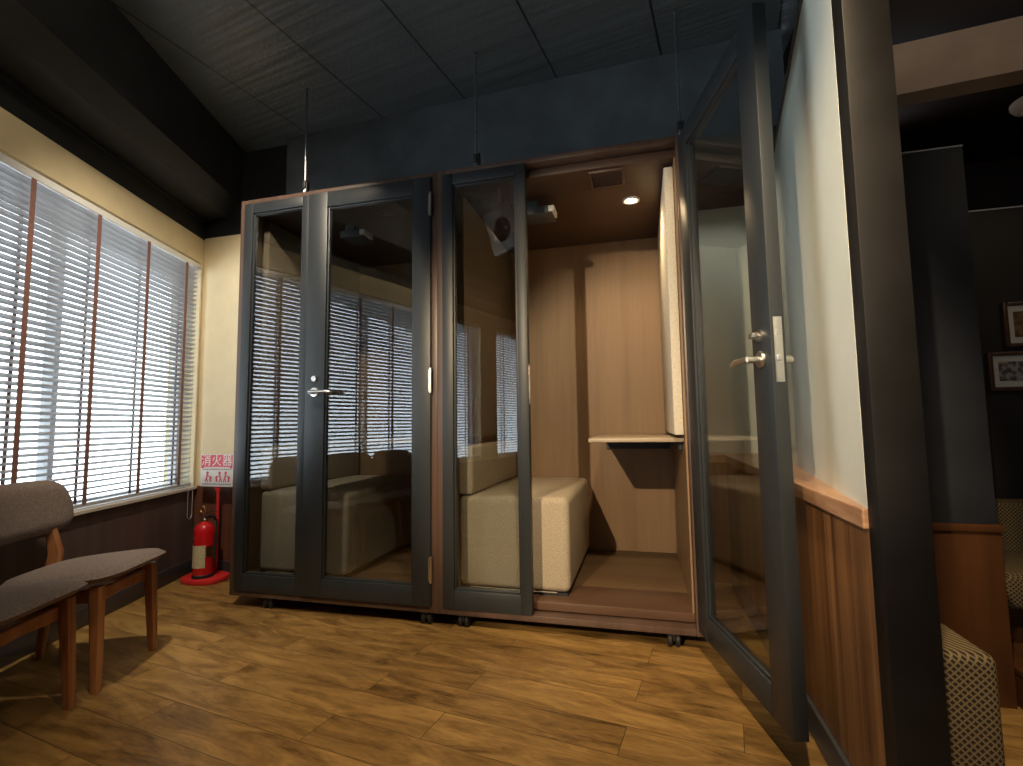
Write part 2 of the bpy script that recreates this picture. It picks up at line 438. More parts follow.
# far end wall beside the booth (cream over red-brown boards), recess behind the booths
mb = MB(); mb.box(-3.03, -2.26, 2.80, 3.0, 0, .574)
we = empty('wall_end'); struct(we)
struct(mb.build('wainscot', M['red_wains'], we, smooth=False))
mb = MB(); mb.box(-3.03, -2.26, 2.80, 3.0, .574, 2.325)
struct(mb.build('cream_panel', M['cream'], we, smooth=False))
mb = MB(); mb.box(-3.03, -2.26, 2.80, 3.0, 2.325, CEIL)
struct(mb.build('upper_wall', M['black_shaded'], we, smooth=False))
mb = MB(); mb.box(-2.985, -2.26, 2.786, 2.799, 0, .085, .003)
struct(mb.build('baseboard_end', M['base_dark'], smooth=False))
# recess: return wall, wall behind the booths and black downstand beam over them
mb = MB(); mb.box(-2.46, -2.26, 3.0, 3.9, 0, CEIL)
struct(mb.build('wall_return', M['black_paint'], smooth=False))
mb = MB(); mb.box(-2.46, .30, 3.62, 3.8, 0, CEIL)
struct(mb.build('wall_back', M['black_paint'], smooth=False))
mb = MB(); mb.prism([(-2.26, 2.73), (.74, 2.60), (.74, 3.61), (-2.26, 3.61)], 2.42, CEIL-.001)
struct(mb.build('trim_2', M['black_paint'], smooth=False))
# wall at the end of the gap between booth and white partition
wg = empty('wall_gap'); struct(wg)
mb = MB(); mb.box(.30, 1.6, 3.28, 3.6, 0, .72); struct(mb.build('wainscot', M['walnut_wains'], wg, smooth=False))
mb = MB(); mb.box(.30, 1.6, 3.28, 3.6, .77, 2.31); struct(mb.build('cream_panel', M['white_wall'], wg, smooth=False))
mb = MB(); mb.box(.30, 1.6, 3.17, 3.6, .722, .769, .004); struct(mb.build('cap_board', M['cap'], wg, smooth=False))
mb = MB(); mb.box(.30, 1.6, 3.28, 3.6, 2.31, 2.42); struct(mb.build('upper_wall', M['black_paint'], wg, smooth=False))

# white partition standing on the walnut half wall, right of the open door
PA = rad(8.4)
wp = empty('wall_right'); struct(wp)
mb = MB(); mb.box(.483, .555, 1.283, 3.27, 0, .722); struct(mb.build('wainscot', M['walnut_wains'], wp, smooth=False))
mb = MB()
mb.prism([(.466, 1.284), (.555, 1.284), (.86, 3.165), (.466, 3.165)], .722, .767, None, .004)
struct(mb.build('cap_board', M['cap'], wp, smooth=False))
d = Vector((sin(PA), cos(PA))); nn = Vector((cos(PA), -sin(PA))); p0 = Vector((.4765, 1.284))
q = [p0, p0+d*1.90, p0+d*1.90+nn*.075, p0+nn*.075]
mb = MB(); mb.prism([tuple(v) for v in q], .767, 2.262); struct(mb.build('white_panel', M['white_wall'], wp, smooth=False))
q2 = [p0-nn*.006, p0+d*1.90-nn*.006, p0+d*1.90+nn*.08, p0+nn*.08]
mb = MB(); mb.prism([tuple(v) for v in q2], 2.262, 2.285); struct(mb.build('top_rail', M['booth_brown'], wp, smooth=False))
mb = MB(); mb.box(.470, .483, 1.284, 3.16, 0, .093, .003)
struct(mb.build('baseboard_right', M['base_blue'], smooth=False))
# black post closing the near end of the partition
mb = MB(); mb.box(.4755, .5695, 1.224, 1.282, 0, CEIL, .0025, 2)
struct(mb.build('trim_3', M['post_black']))

# lowered dark ceiling over the dining side
mb = MB(); mb.box(.80, 4.6, .6, 4.2, 2.80, CEIL-.001); struct(mb.build('trim_6', M['dark_brown'], smooth=False))
# shell of the room that lies behind and beside the camera
mb = MB(); mb.box(-1.6, 5.2, -4.6, -4.4, 0, CEIL); struct(mb.build('wall_front', M['dark_brown'], smooth=False))
mb = MB(); mb.box(4.6, 4.8, -4.6, 4.4, 0, CEIL); struct(mb.build('wall_far_right', M['dark_brown'], smooth=False))
mb = MB(); mb.box(1.6, 4.8, 4.2, 4.4, 0, CEIL); struct(mb.build('wall_back_right', M['dark_brown'], smooth=False))
mb = MB(); mb.box(1.4, 1.6, 3.6, 4.4, 0, CEIL); struct(mb.build('wall_return_right', M['dark_brown'], smooth=False))
# tan painted beam under the ceiling of the dining side
ax = Vector((cos(rad(-5.5)), sin(rad(-5.5)))); ay = Vector((-ax.y, ax.x)); b0 = Vector((.80, 2.675))
q = [b0, b0+ax*3.6, b0+ax*3.6+ay*.12, b0+ay*.12]
mb = MB(); mb.prism([tuple(v) for v in q], 2.50, 2.75); struct(mb.build('trim_4', M['beam_tan'], smooth=False))

# wooden step at the foot of the dining seats
mb = MB(); mb.box(1.185, 4.6, 2.0, 2.33, 0, .105); mb.box(1.182, 4.6, 1.985, 2.335, .105, .13, .005)
struct(mb.build('trim_5', M['booth_panel'], smooth=False))

# ------------------------------------------------------------------ blinds
def blind(nm, s0, s1, label, tapes, loop):
    root = empty(nm, (*LW, 0), LROT)
    tag(root, label, 'blind', 'venetian blinds along the window wall')
    m = MB(); m.box(s0, s1, .004, .05, 2.088, 2.124, .004)
    m.build('head_rail', M['rail_white'], root, smooth=False)
    m = MB(); z = 2.075; tl = rad(-21)
    while z > .612:
        mxx = Matrix.Translation((0, .026, z)) @ Matrix.Rotation(tl, 4, 'X')
        # slightly cupped slat: two shallow boxes meeting in a ridge
        t = bmesh.new()
        hw = .0175; th = .0034; cs = .0015
        prof = [(-hw, -cs), (0, 0), (hw, -cs), (hw, -cs+th), (0, th), (-hw, -cs+th)]
        A = [t.verts.new((s0+.004, y, q)) for y, q in prof]; B = [t.verts.new((s1-.004, y, q)) for y, q in prof]
        for k in range(6): t.faces.new((A[k], A[(k+1) % 6], B[(k+1) % 6], B[k]))
        t.faces.new(A); t.faces.new(list(reversed(B)))
        m.merge(t, mxx); z -= .0312
    m.build('slats', M['slat'], root, smooth=False)
    for s in tapes:
        m = MB()
        m.box(s-.013, s+.013, .003, .0045, .60, 2.09)
        m.box(s-.009, s+.009, .0475, .049, .60, 2.09)
        m.build('ladder_tape', M['tape'], root, smooth=False)
    m = MB(); m.box(s0+.002, s1-.002, .006, .046, .583, .602, .003)
    m.build('bottom_rail', M['slat'], root, smooth=False)
    if loop:
        c = s1-.05; pts = []
        for k in range(9): pts.append((c-.026, -.02, 2.08 - k*(2.08-.40)/8))
        for k in range(1, 8): pts.append((c-.026*cos(pi*k/8), -.02, .40-.035*sin(pi*k/8)))
        for k in range(9): pts.append((c+.026, -.02, .40 + k*(2.08-.40)/8))
        m = MB(); m.tube(pts, .0018, 6)
        m.box(c-.034, c+.034, -.026, .004, 2.076, 2.086, .002)
        m.build('pull_cord', M['cord'], root)
    return root
blind('venetian_blind', W1[0]+.012, W1[1]-.018, 'long brown slatted venetian blind over the window beside the two chairs', [.222 - .3825*k for k in range(10)], True)
blind('venetian_blind', -4.85, W2[1]-.012, 'second slatted blind nearer the camera, seen only mirrored in the booth glass', [-3.95 - .3825*k for k in range(3)], False)  # blind stops short; unseen window beyond left bare to admit more daylight

# ------------------------------------------------------------------ booths
BW = 1.222          # booth width (local x 0..BW), front at local y = 0, floor at z = 0
BZ0, BZ1 = .061, 2.277
BD = 1.14           # depth
DOORW, DOORT = .728, .042

def frame_rect(m, x0, x1, z0, z1, gx0, gx1, gz0, gz1, y0, y1):
    """rectangular sash: stiles + rails round the glass opening, with a stepped inner bead"""
    b = .0025
    m.box(x0, gx0, y0, y1, z0, z1, b); m.box(gx1, x1, y0, y1, z0, z1, b)
    m.box(gx0, gx1, y0, y1, z0, gz0, b); m.box(gx0, gx1, y0, y1, gz1, z1, b)
    e = .010; yi0, yi1 = y0+.009, y1-.009
    m.box(gx0, gx0+e, yi0, yi1, gz0, gz1, .002); m.box(gx1-e, gx1, yi0, yi1, gz0, gz1, .002)
    m.box(gx0+e, gx1-e, yi0, yi1, gz0, gz0+e, .002); m.box(gx0+e, gx1-e, yi0, yi1, gz1-e, gz1, .002)

def lever(m, x, z, y, sgn, turn=True):
    """rosette + L lever pointing to +x; y = face, sgn = outward direction"""
    R = Matrix.Rotation(pi/2, 4, 'X') if sgn < 0 else Matrix.Rotation(-pi/2, 4, 'X')
    T = Matrix.Translation((x, y, z)) @ R
    m.lathe([(0, 0), (.025, 0), (.026, .004), (.024, .009), (.012, .010), (.0105, .045), (0, .045)], n=24, mx=T)
    yy = y+sgn*.043
    m.tube([(x-.004, yy, z), (x+.03, yy, z), (x+.085, yy, z+.001), (x+.118, yy-sgn*.006, z-.004), (x+.128, yy-sgn*.010, z-.006)], [.0095, .0095, .009, .0085, .006], 12)

def make_door(parent, loc, rz):
    """local: hinge at x = 0, door reaches to x = -DOORW; outer face y = 0, inner face y = DOORT"""
    W, T = DOORW, DOORT; z0, z1 = .093, 2.25
    gx0, gx1, gz0, gz1 = -W+.118, -.098, .186, 2.166
    m = MB(); frame_rect(m, -W, -.002, z0, z1, gx0, gx1, gz0, gz1, 0, T)
    d_ = m.build('door', M['black_wood'], parent)
    d_.location = loc; d_.rotation_euler = (0, 0, rz)
    m = MB(); m.box(gx0+.004, gx1-.004, T/2-.003, T/2+.003, gz0+.004, gz1-.004)
    m.build('door_glass', M['glass'], d_, smooth=False)
    hx = -W+.061
    for y, s in ((0, -1), (T, 1)):
        m = MB(); lever(m, hx, 1.150, y, s); m.build('lever_handle', M['steel'], d_)
    m = MB()   # key cylinder outside
    m.lathe([(0, 0), (.017, 0), (.0175, .008), (.014, .014), (0, .014)], n=24, mx=Matrix.Translation((hx, 0, 1.222)) @ Matrix.Rotation(pi/2, 4, 'X'))
    m.box(hx-.002, hx+.002, -.016, -.013, 1.216, 1.228)
    m.build('key_cylinder', M['steel'], d_)
    m = MB()   # thumb turn inside
    m.lathe([(0, 0), (.019, 0), (.019, .007), (.011, .009), (.011, .022), (0, .022)], n=24, mx=Matrix.Translation((hx, T, 1.222)) @ Matrix.Rotation(-pi/2, 4, 'X'))
    m.box(hx-.016, hx+.016, T+.018, T+.032, 1.214, 1.230, .004)
    m.build('thumb_turn', M['steel'], d_)
    m = MB()   # latch plate let into the free edge
    m.box(-W-.0015, -W+.001, T/2-.0125, T/2+.0125, 1.077, 1.268, .0008)
    m.box(-W-.010, -W-.001, T/2-.007, T/2+.007, 1.138, 1.156, .002)
    m.box(-W-.0035, -W-.001, T/2-.006, T/2+.006, 1.215, 1.231, .001)
    for z in (1.09, 1.255): m.lathe([(0, 0), (.004, 0), (.003, .001), (0, .001)], n=10, mx=Matrix.Translation((-W-.0015, T/2, z)) @ Matrix.Rotation(-pi/2, 4, 'Y'))
    m.build('latch_plate', M['steel'], d_)
    for z in (.27, 1.19, 2.10):
        m = MB(); m.tube([(.001, -.006, z-.062), (.001, -.006, z+.062)], .0065, 10)
        m.box(-.012, .0, -.003, -.0005, z-.055, z+.055)
        m.build('hinge', M['steel'], d_)
    return d_

def make_booth(x, label, door_loc, door_rot, cast):
    root = empty('work_booth', (x, 2.30, 0)); tag(root, label, 'booth', 'pair of wooden work booths')
    t = .045; fr = .028; lit_side = door_rot != 0
    m = MB()
    m.box(0, t, 0, BD, BZ0, BZ1, .002); m.box(BW-t, BW, 0, BD, BZ0, BZ1, .002)
    m.box(t, BW-t, 0, BD, BZ1-.027, BZ1, .002)
    m.box(t, BW-t, BD-.035, BD, BZ0, BZ1-.027, .001)
    m.box(t, BW-t, 0, .16, BZ0, .089, .002)
    m.build('outer_shell', M['booth_brown'], root)
    m = MB(); m.box(t, BW-t, .062, .33, .095, .134, .002); m.build('threshold', M['booth_floor'], root)
    m = MB(); m.box(t, BW-t, .33, BD-.036, .095, .1335, .001); m.build('booth_floor', M['booth_floor2'], root)
    m = MB(); m.box(t, BW-t, .06, BD-.036, 2.205, 2.245, .001); m.build('booth_ceiling', M['booth_ceil'], root)
    m = MB(); m.box(t, BW-t, BD-.05, BD-.036, .134, 2.205); m.build('back_panel', M['booth_in'], root, smooth=False)
    m = MB(); m.box(BW-t-.008, BW-t-.0005, .062, BD-.05, .134, 2.205); m.build('side_lining', M['booth_in'], root, smooth=False)
    m = MB(); m.box(t+.0005, t+.008, .062, BD-.05, .134, 2.205); m.build('side_lining', M['booth_in'], root, smooth=False)
    m = MB(); m.box(t+.008, t+.06, .11, BD-.06, .90, 2.19, .008); m.build('acoustic_panel', M['fabric_brown'], root)
    m = MB(); m.box(BW-t-.052, BW-t-.008, .11, BD-.055, .905, 2.19, .008); m.build('acoustic_panel', M['fabric_panel'], root)
    if lit_side:
        m = MB(); m.box(BW+.0005, BW+.005, .03, BD, BZ0+.01, BZ1-.01); m.build('side_cladding', M['black_metal'], root, smooth=False)
    # fixed glazed panel
    px0, px1 = fr, .468; gx0, gx1 = .086, .418; gz0, gz1 = .178, 2.195
    m = MB(); frame_rect(m, px0, px1, .089, 2.252, gx0, gx1, gz0, gz1, -.006, .036)
    p = m.build('fixed_panel', M['black_wood'], root)
    m = MB(); m.box(gx0+.004, gx1-.004, .012, .018, gz0+.004, gz1-.004); m.build('panel_glass', M['glass'], p, smooth=False)
    m = MB(); m.box(px1, px1+.002, .004, .03, 1.06, 1.25); m.build('strike_plate', M['steel'], p, smooth=False)
    make_door(root, door_loc, door_rot)
    lit = door_rot != 0
    # ceiling fittings
    m = MB(); vx0, vx1, vy0, vy1 = .77, .94, .08, .25
    for a, b, c, d_ in ((vx0, vx1, vy0, vy0+.012), (vx0, vx1, vy1-.012, vy1), (vx0, vx0+.012, vy0+.012, vy1-.012), (vx1-.012, vx1, vy0+.012, vy1-.012)): m.box(a, b, c, d_, 2.193, 2.205, .002)
    for k in range(8):
        y = vy0+.022+k*.0165; m.box(vx0+.012, vx1-.012, y, y+.004, 2.194, 2.204)
    m.build('ceiling_vent', M['booth_brown'], root)
    m = MB(); m.lathe([(.032, .004), (.034, 0), (.046, 0), (.047, .006), (.032, .006)], (.967, .466, 2.199), 32)
    dl = m.build('downlight', M['rail_white'], root)
    m = MB(); m.lathe([(0, .003), (.031, .003), (.031, .006), (0, .006)], (.967, .466, 2.199), 24); m.build('downlight_lamp', M['lamp_hot'] if lit else M['led'], dl)
    # hung sensor box with a white lens at one end
    m = MB(); sx0 = .395 if lit else .465
    m.box(sx0+.01, sx0+.07, .32, .40, 2.150, 2.205, .003); m.box(sx0, sx0+.155, .28, .43, 2.112, 2.152, .004)
    sb = m.build('sensor_box', M['dark_plastic'], root)
    m = MB(); m.box(sx0+.135, sx0+.168, .274, .38, 2.116, 2.148, .004); m.build('sensor_lens', M['led'], sb)
    # desk shelf on the right wall
    m = MB(); m.box(.727, BW-t-.008, .15, BD-.052, .872, .891, .003)
    dk = m.build('desk_shelf', M['desk_top'], root)
    m = MB(); m.box(.75, BW-t-.03, BD-.076, BD-.0505, .795, .8715, .001)
    m.box(BW-t-.030, BW-t-.0085, .20, BD-.08, .835, .8715, .001)
    m.build('desk_bracket', M['black_metal'], dk, smooth=False)
    # casters
    for cx, cy in ((cast[0], .036), (cast[1], .036), (.235, BD-.09), (1.16, BD-.09)):
        m = MB()
        for s in (-1, 1):
            m.lathe([(0, -.010), (.024, -.010), (.030, -.005), (.030, .005), (.024, .010), (0, .010)], n=20, mx=Matrix.Translation((cx+s*.016, cy, .030)) @ Matrix.Rotation(pi/2, 4, 'Y'))
        m.box(cx-.004, cx+.004, cy-.024, cy+.024, .028, .054, .002); m.box(cx-.026, cx+.026, cy-.026, cy+.026, .054, .0608, .001)
        c = m.build('caster', M['rubber'], root)
        m = MB(); m.lathe([(0, 0), (.007, 0), (.006, .003), (0, .003)], n=12, mx=Matrix.Translation((cx+.0215, cy, .030)) @ Matrix.Rotation(pi/2, 4, 'Y'))
        m.build('axle_cap', M['steel'], c)
    return root

BL, BR = -2.207, -.985
make_booth(BL, 'brown wooden work booth with its black glazed door shut, beside the extinguisher', (1.192, -.014, 0), 0, (.237, 1.155))
make_booth(BR, 'brown wooden work booth with its black glazed door standing open', (.238-BR, -.012, 0), rad(103.7), (.125, 1.085))

def make_bench(x, label):
    root = empty('bench', (x, 2.30, .134)); tag(root, label, 'bench', 'beige booth benches')
    m = MB(); m.box(.06, .61, .15, 1.06, 0, .016); m.build('plinth', M['black_metal'], root, smooth=False)
    m = MB(); m.box(.056, .625, .138, 1.07, .016, .471, .035, 5)
    m.box(.12, .56, .1365, .139, .018, .022)
    m.build('seat', M['fabric_beige'], root, angle=60)
    m = MB(); m.box(.054, .133, .138, 1.07, .471, .724, .02, 4); m.build('backrest', M['fabric_beige'], root, angle=60)
    return root
make_bench(BL, 'beige fabric bench behind the shut glass door of the left booth')
make_bench(BR, 'beige fabric bench inside the open booth under the small desk shelf')

# tilted grey panel with a round opening, hung on a short post
fan = empty('tilting_fan', (-1.06, .80, 2.57), 0)
tag(fan, 'grey tilted box fan on a ceiling post, seen only mirrored in the right booth glass', 'fan')
T = Matrix.Rotation(rad(203), 4, 'Z') @ Matrix.Rotation(rad(12), 4, 'X') @ Matrix.Rotation(rad(10), 4, 'Y')
m = MB()
hw = .14; n = 32; t2 = bmesh.new()
# square plate pierced by a round hole
for yy in (-.02, .02):
    ring = [t2.verts.new((.10*cos(2*pi*k/n), yy, .10*sin(2*pi*k/n))) for k in range(n)]
    sq = []
    for k in range(n):
        a = 2*pi*k/n; q = max(abs(cos(a)), abs(sin(a))); sq.append(t2.verts.new((hw*cos(a)/q, yy, hw*1.25*sin(a)/q)))
    for k in range(n): t2.faces.new((ring[k], ring[(k+1) % n], sq[(k+1) % n], sq[k]))
    if yy < 0: R0, S0 = ring, sq
    else:
        for k in range(n):
            t2.faces.new((R0[k], R0[(k+1) % n], ring[(k+1) % n], ring[k])); t2.faces.new((S0[k], S0[(k+1) % n], sq[(k+1) % n], sq[k]))
m.merge(t2, T); 
m.build('fan_housing', M['white_plastic'], fan)
m = MB(); m.lathe([(0, -.012), (.03, -.012), (.032, .0), (.03, .014), (0, .014)], n=20, mx=T @ Matrix.Rotation(pi/2, 4, 'X'))
for k in range(5):
    bl = Matrix.Rotation(2*pi*k/5, 4, 'Y')
    t3 = bmesh.new(); vs = [t3.verts.new(v) for v in ((.028, .006, -.012), (.096, .010, -.030), (.096, -.008, .030), (.028, -.006, .012), (.028, .009, -.012), (.096, .013, -.030), (.096, -.005, .030), (.028, -.003, .012))]
    for f in ((0, 1, 2, 3), (7, 6, 5, 4), (0, 4, 5, 1), (1, 5, 6, 2), (2, 6, 7, 3), (3, 7, 4, 0)): t3.faces.new([vs[i] for i in f])
    m.merge(t3, T @ bl)
m.build('fan_blades', M['black_metal'], fan)
m = MB(); m.box(-.04, .04, -.03, .03, .13, .20, .003); m.tube([(0, 0, .19), (0, 0, CEIL-2.57-.001)], .03, 14); m.build('fan_mount', M['white_plastic'], fan)

# threaded rods that tie the booth tops to the ceiling
def rod(x, y, label, first=[None]):
    if first[0] is None:
        r = empty('hanger_rod', (x, y, 0))
        m = MB(); m.tube([(0, 0, 2.30), (0, 0, CEIL-.001)], .005, 8)
        for zz in (2.335, 2.36, CEIL-.02): m.lathe([(0, 0), (.009, 0), (.009, .008), (0, .008)], (0, 0, zz), 6)
        m.build('threaded_rod', M['rod_steel'], r)
        m = MB(); m.box(-.018, .018, -.012, .012, 2.2775, 2.284, .001); m.box(-.012, .012, -.014, .010, 2.315, 2.355, .003); m.box(.014, .020, -.010, .010, 2.284, 2.36, .001)
        m.build('clamp', M['black_metal'], r)
        m = MB(); m.lathe([(0, 0), (.009, 0), (.009, .016), (.005, .020), (0, .020)], (0, -.002, 2.289), 12)
        m.build('cap_nut', M['steel'], r)
        first[0] = r
    else:
        r = copy_tree(first[0]); r.location = (x, y, 0)
    tag(r, label, 'rod', 'steel hanger rods above the booths')
rod(-1.807, 2.335, 'steel hanger rod above the left booth, the one nearest the window wall')
rod(-.782, 2.335, 'steel hanger rod rising from the middle where the two booths meet')
rod(.216, 2.335, 'steel hanger rod over the open door, above the right booth corner')

# ------------------------------------------------------------------ chairs
def pad(m, hw, hd, zc, th, crown, p=4., n=22, edge=.45, bow=0., mx=None, taper=0.):
    """soft cushion with a rounded-square outline (half depth hd along x, half width hw along y)"""
    t = bmesh.new(); top = {}; bot = {}
    def pt(i, j):
        u = -1+2*i/n; v = -1+2*j/n
        # square -> superellipse
        a = max(abs(u), abs(v))
        if a < 1e-9: return 0., 0., 0.
        ln = (abs(u)**p + abs(v)**p)**(1/p); k = a/ln
        return u*k, v*k, a
    for i in range(n+1):
        for j in range(n+1):
            u, v, a = pt(i, j); e = (1-a**6)
            zz = zc + crown*(1-.5*(u*u+v*v)) + bow*v*v
            h = th*(edge*(max(0, 1-a**8))**.5 + (1-edge)*(1-a*a)*1.0)
            x, y = u*hd, v*hw*(1-taper*max(0, -u)**1.6)
            top[i, j] = t.verts.new((x, y, zz + h*.5))
            bot[i, j] = top[i, j] if a > .9999 else t.verts.new((x, y, zz - h*.5))
    for i in range(n):
        for j in range(n):
            t.faces.new((top[i, j], top[i+1, j], top[i+1, j+1], top[i, j+1]))
            t.faces.new((bot[i, j], bot[i, j+1], bot[i+1, j+1], bot[i+1, j]))
    m.merge(t, mx)

def make_chair():
    """origin on the floor under the seat centre, sitter faces +x"""
    root = empty('waiting_chair')
    m = MB(); pad(m, .220, .222, .400, .066, .004, 5.5, edge=.70, taper=.24, mx=Matrix.Translation((.056, 0, .002)) @ Matrix.Rotation(rad(-5), 4, 'Y'))
    m.build('seat', M['fabric_grey'], root, angle=80)
    # curved backrest
    m = MB()
    n, k = 24, 10; t = bmesh.new(); F = {}; B = {}
    H, Wd = .115, .24
    for i in range(n+1):
        for j in range(k+1):
            u = -1+2*i/n; v = -1+2*j/k; a = max(abs(u), abs(v)); pw = 4.5
            ln = (abs(u)**pw + abs(v)**pw)**(1/pw) if a > 0 else 1; q = a/ln if a > 0 else 1
            uu, vv = u*q, v*q
            y = uu*Wd; uu *= 1-.10*max(0, vv); y = uu*Wd; z = .640 + vv*H; x = -.262 + .05*uu*uu - .16*(z-.67)
            h = .021*(max(0, 1-a**8))**.5
            F[i, j] = t.verts.new((x+h, y, z)); B[i, j] = F[i, j] if a > .9999 else t.verts.new((x-h, y, z))
    for i in range(n):
        for j in range(k):
            t.faces.new((F[i, j], F[i+1, j], F[i+1, j+1], F[i, j+1])); t.faces.new((B[i, j], B[i, j+1], B[i+1, j+1], B[i+1, j]))
    m.merge(t); m.build('backrest', M['fabric_grey'], root, angle=80)
    for s in (-1, 1):
        y = .176*s
        m = MB(); m.bar([(.19, y, 0), (.184, y*.98, .12), (.176, y*.955, .27), (.168, y*.935, .378)], [(.026, .030), (.031, .038), (.034, .044), (.034, .050)], (0, 1, 0), .5)
        m.build('leg', M['chair_wood'], root)
        y = .155*s
        m = MB(); m.bar([(-.245, y, 0), (-.228, y, .20), (-.215, y, .36), (-.205, y, .44), (-.243, y, .60), (-.262, y, .64)], [(.024, .028), (.027, .040), (.028, .055), (.028, .055), (.026, .030), (.024, .018)], (0, 1, 0), .5)
        m.build('leg', M['chair_wood'], root)
        m = MB(); m.bar([(-.20, y*.985, .330), (0, y*.985, .335), (.150, y*.985, .340)], [(.02, .05), (.02, .042), (.02, .05)], (0, 1, 0), .4)
        m.build('side_rail', M['chair_wood'], root)
    m = MB(); m.bar([(.150, -.155, .330), (.150, 0, .335), (.150, .155, .330)], [(.02, .05), (.02, .040), (.02, .05)], (1, 0, 0), .4)
    m.build('front_rail', M['chair_wood'], root)
    m = MB(); m.bar([(-.215, -.17, .352), (-.215, .17, .352)], [(.02, .045)]*2, (1, 0, 0), .4)
    m.build('back_rail', M['chair_wood'], root)
    return root
ch = make_chair()
FA = rad(21.5)
def put_chair(o, front_far_leg, ang, label):
    F = Vector((cos(ang), sin(ang))); s = Vector((-F.y, F.x))
    c = Vector(front_far_leg) - F*.19 - s*.176
    o.location = (c.x, c.y, 0); o.rotation_euler = (0, 0, ang)
    tag(o, label, 'chair', 'taupe wooden chairs along the window wall')
put_chair(ch, (-2.115, 1.79), FA, 'taupe padded wooden chair under the blind whose backrest shows')
c2 = copy_tree(ch); put_chair(c2, (-1.972, 1.365), rad(21.5), 'taupe padded wooden chair nearest the camera, only a seat corner in view')
c3 = copy_tree(ch); put_chair(c3, (-1.80, .93), rad(20), 'third taupe chair of the row, seen only mirrored in the shut booth door')

# ------------------------------------------------------------------ fire extinguisher on its stand
st = empty('extinguisher_stand', (-2.735, 2.655, 0)); tag(st, 'red floor stand with a pole and square red and white sign board', 'stand')
m = MB()
outl = []
for k in range(40):
    a = 2*pi*k/40; outl.append((.138*math.copysign(abs(cos(a))**.75, cos(a)), .110*math.copysign(abs(sin(a))**.75, sin(a))))
m.prism(outl, 0, .032, None, .008)
m.build('stand_base', M['red_plastic'], st)
m = MB(); m.tube([(.0, .078, .030), (.0, .078, .60)], .010, 12); m.box(-.02, .02, .068, .086, .555, .62, .003)
m.build('stand_pole', M['red_plastic'], st)
sg = MB(); sg.box(-.132, .130, .060, .068, .582, .796, .002)
sb = sg.build('sign_board', M['sign_white'], st)
m = MB(); m.box(-.127, .125, .0585, .0598, .702, .790); m.build('sign_band', M['sign_red'], sb, smooth=False)
RX = Matrix.Rotation(pi/2, 4, 'X')
def sx(x, z, y=.0582): return Matrix.Translation((x, y, z)) @ RX
text_mesh('消火器', .080, .001, sx(-.001, .750), M['sign_white'], 'sign_lettering', sb, 1.12)
m = MB(); m.box(-.105, .105, .0575, .0582, .7045, .711); m.build('sign_line', M['sign_white'], sb, smooth=False)
m = MB()
for cx_, dx in ((-.062, 1), (.012, -1), (.085, 1)):
    # small figures working an extinguisher: head, bent body, arms, bottle
    m.lathe([(0, 0), (.010, 0), (.010, .001), (0, .001)], n=14, mx=sx(cx_-.012*dx, .672, .0595))
    def stroke(a, b, w):
        d_ = Vector((b[0]-a[0], 0, b[1]-a[1])); L = d_.length
        an = math.atan2(d_.z, d_.x)
        m.box(0, L, -.0005, .0005, -w/2, w/2, mx=Matrix.Translation((a[0], .0593, a[1])) @ Matrix.Rotation(-an, 4, 'Y'))
    stroke((cx_-.012*dx, .662), (cx_-.020*dx, .634), .010); stroke((cx_-.020*dx, .636), (cx_-.008*dx, .612), .006)
    stroke((cx_-.022*dx, .636), (cx_-.030*dx, .612), .006); stroke((cx_-.012*dx, .656), (cx_+.010*dx, .646), .005)
    stroke((cx_+.012*dx, .652), (cx_+.012*dx, .614), .012); stroke((cx_+.010*dx, .650), (cx_+.026*dx, .636), .004)
m.build('sign_pictogram', M['sign_red'], sb, smooth=False)
for z in (.694, .599):
    m = MB(); x = -.115
    while x < .115:
        w = random.uniform(.008, .02); m.box(x, min(.125, x+w), .0588, .0596, z-.0022, z+.0022); x += w+.004
    m.build('sign_small_print', M['sign_dark'], sb, smooth=False)

ex = empty('fire_extinguisher', (-2.725, 2.625, .0325)); ex.scale = (.84, .84, .86)
tag(ex, 'red fire extinguisher with a cream label standing in the corner', 'extinguisher')
m = MB(); m.lathe([(0, .004), (.066, .004), (.070, .012), (.070, .325), (.066, .350), (.052, .375), (.030, .392), (.022, .398), (.022, .404), (0, .404)], n=40)
m.build('cylinder', M['red'], ex, angle=50)
m = MB(); m.lathe([(.060, 0), (.0725, 0), (.0735, .020), (.0705, .024), (.060, .024)], n=40); m.build('foot_ring', M['rubber'], ex)
def arc_label(r, a0, a1, z0, z1):
    t = bmesh.new(); n = 16; c0 = []; c1 = []; d0 = []; d1 = []
    for k in range(n+1):
        a = a0+(a1-a0)*k/n
        c0.append(t.verts.new((r*cos(a), r*sin(a), z0))); c1.append(t.verts.new((r*cos(a), r*sin(a), z1)))
        d0.append(t.verts.new(((r-.0008)*cos(a), (r-.0008)*sin(a), z0))); d1.append(t.verts.new(((r-.0008)*cos(a), (r-.0008)*sin(a), z1)))
    for k in range(n):
        t.faces.new((c0[k], c0[k+1], c1[k+1], c1[k])); t.faces.new((d0[k+1], d0[k], d1[k], d1[k+1]))
        t.faces.new((c0[k+1], c0[k], d0[k], d0[k+1])); t.faces.new((c1[k], c1[k+1], d1[k+1], d1[k]))
    return t
m = MB(); m.merge(arc_label(.0715, rad(205), rad(325), .075, .235)); m.build('paper_label', M['label'], ex)
m = MB(); m.merge(arc_label(.0713, rad(325), rad(395), .15, .225)); m.build('instruction_band', M['gold'], ex)
m = MB(); m.lathe([(0, 0), (.016, 0), (.016, .002), (0, .002)], n=20, mx=Matrix.Translation((-.028, -.0655, .285)) @ Matrix.Rotation(rad(-23), 4, 'Z') @ Matrix.Rotation(pi/2, 4, 'X')); m.build('gauge', M['gold'], ex)
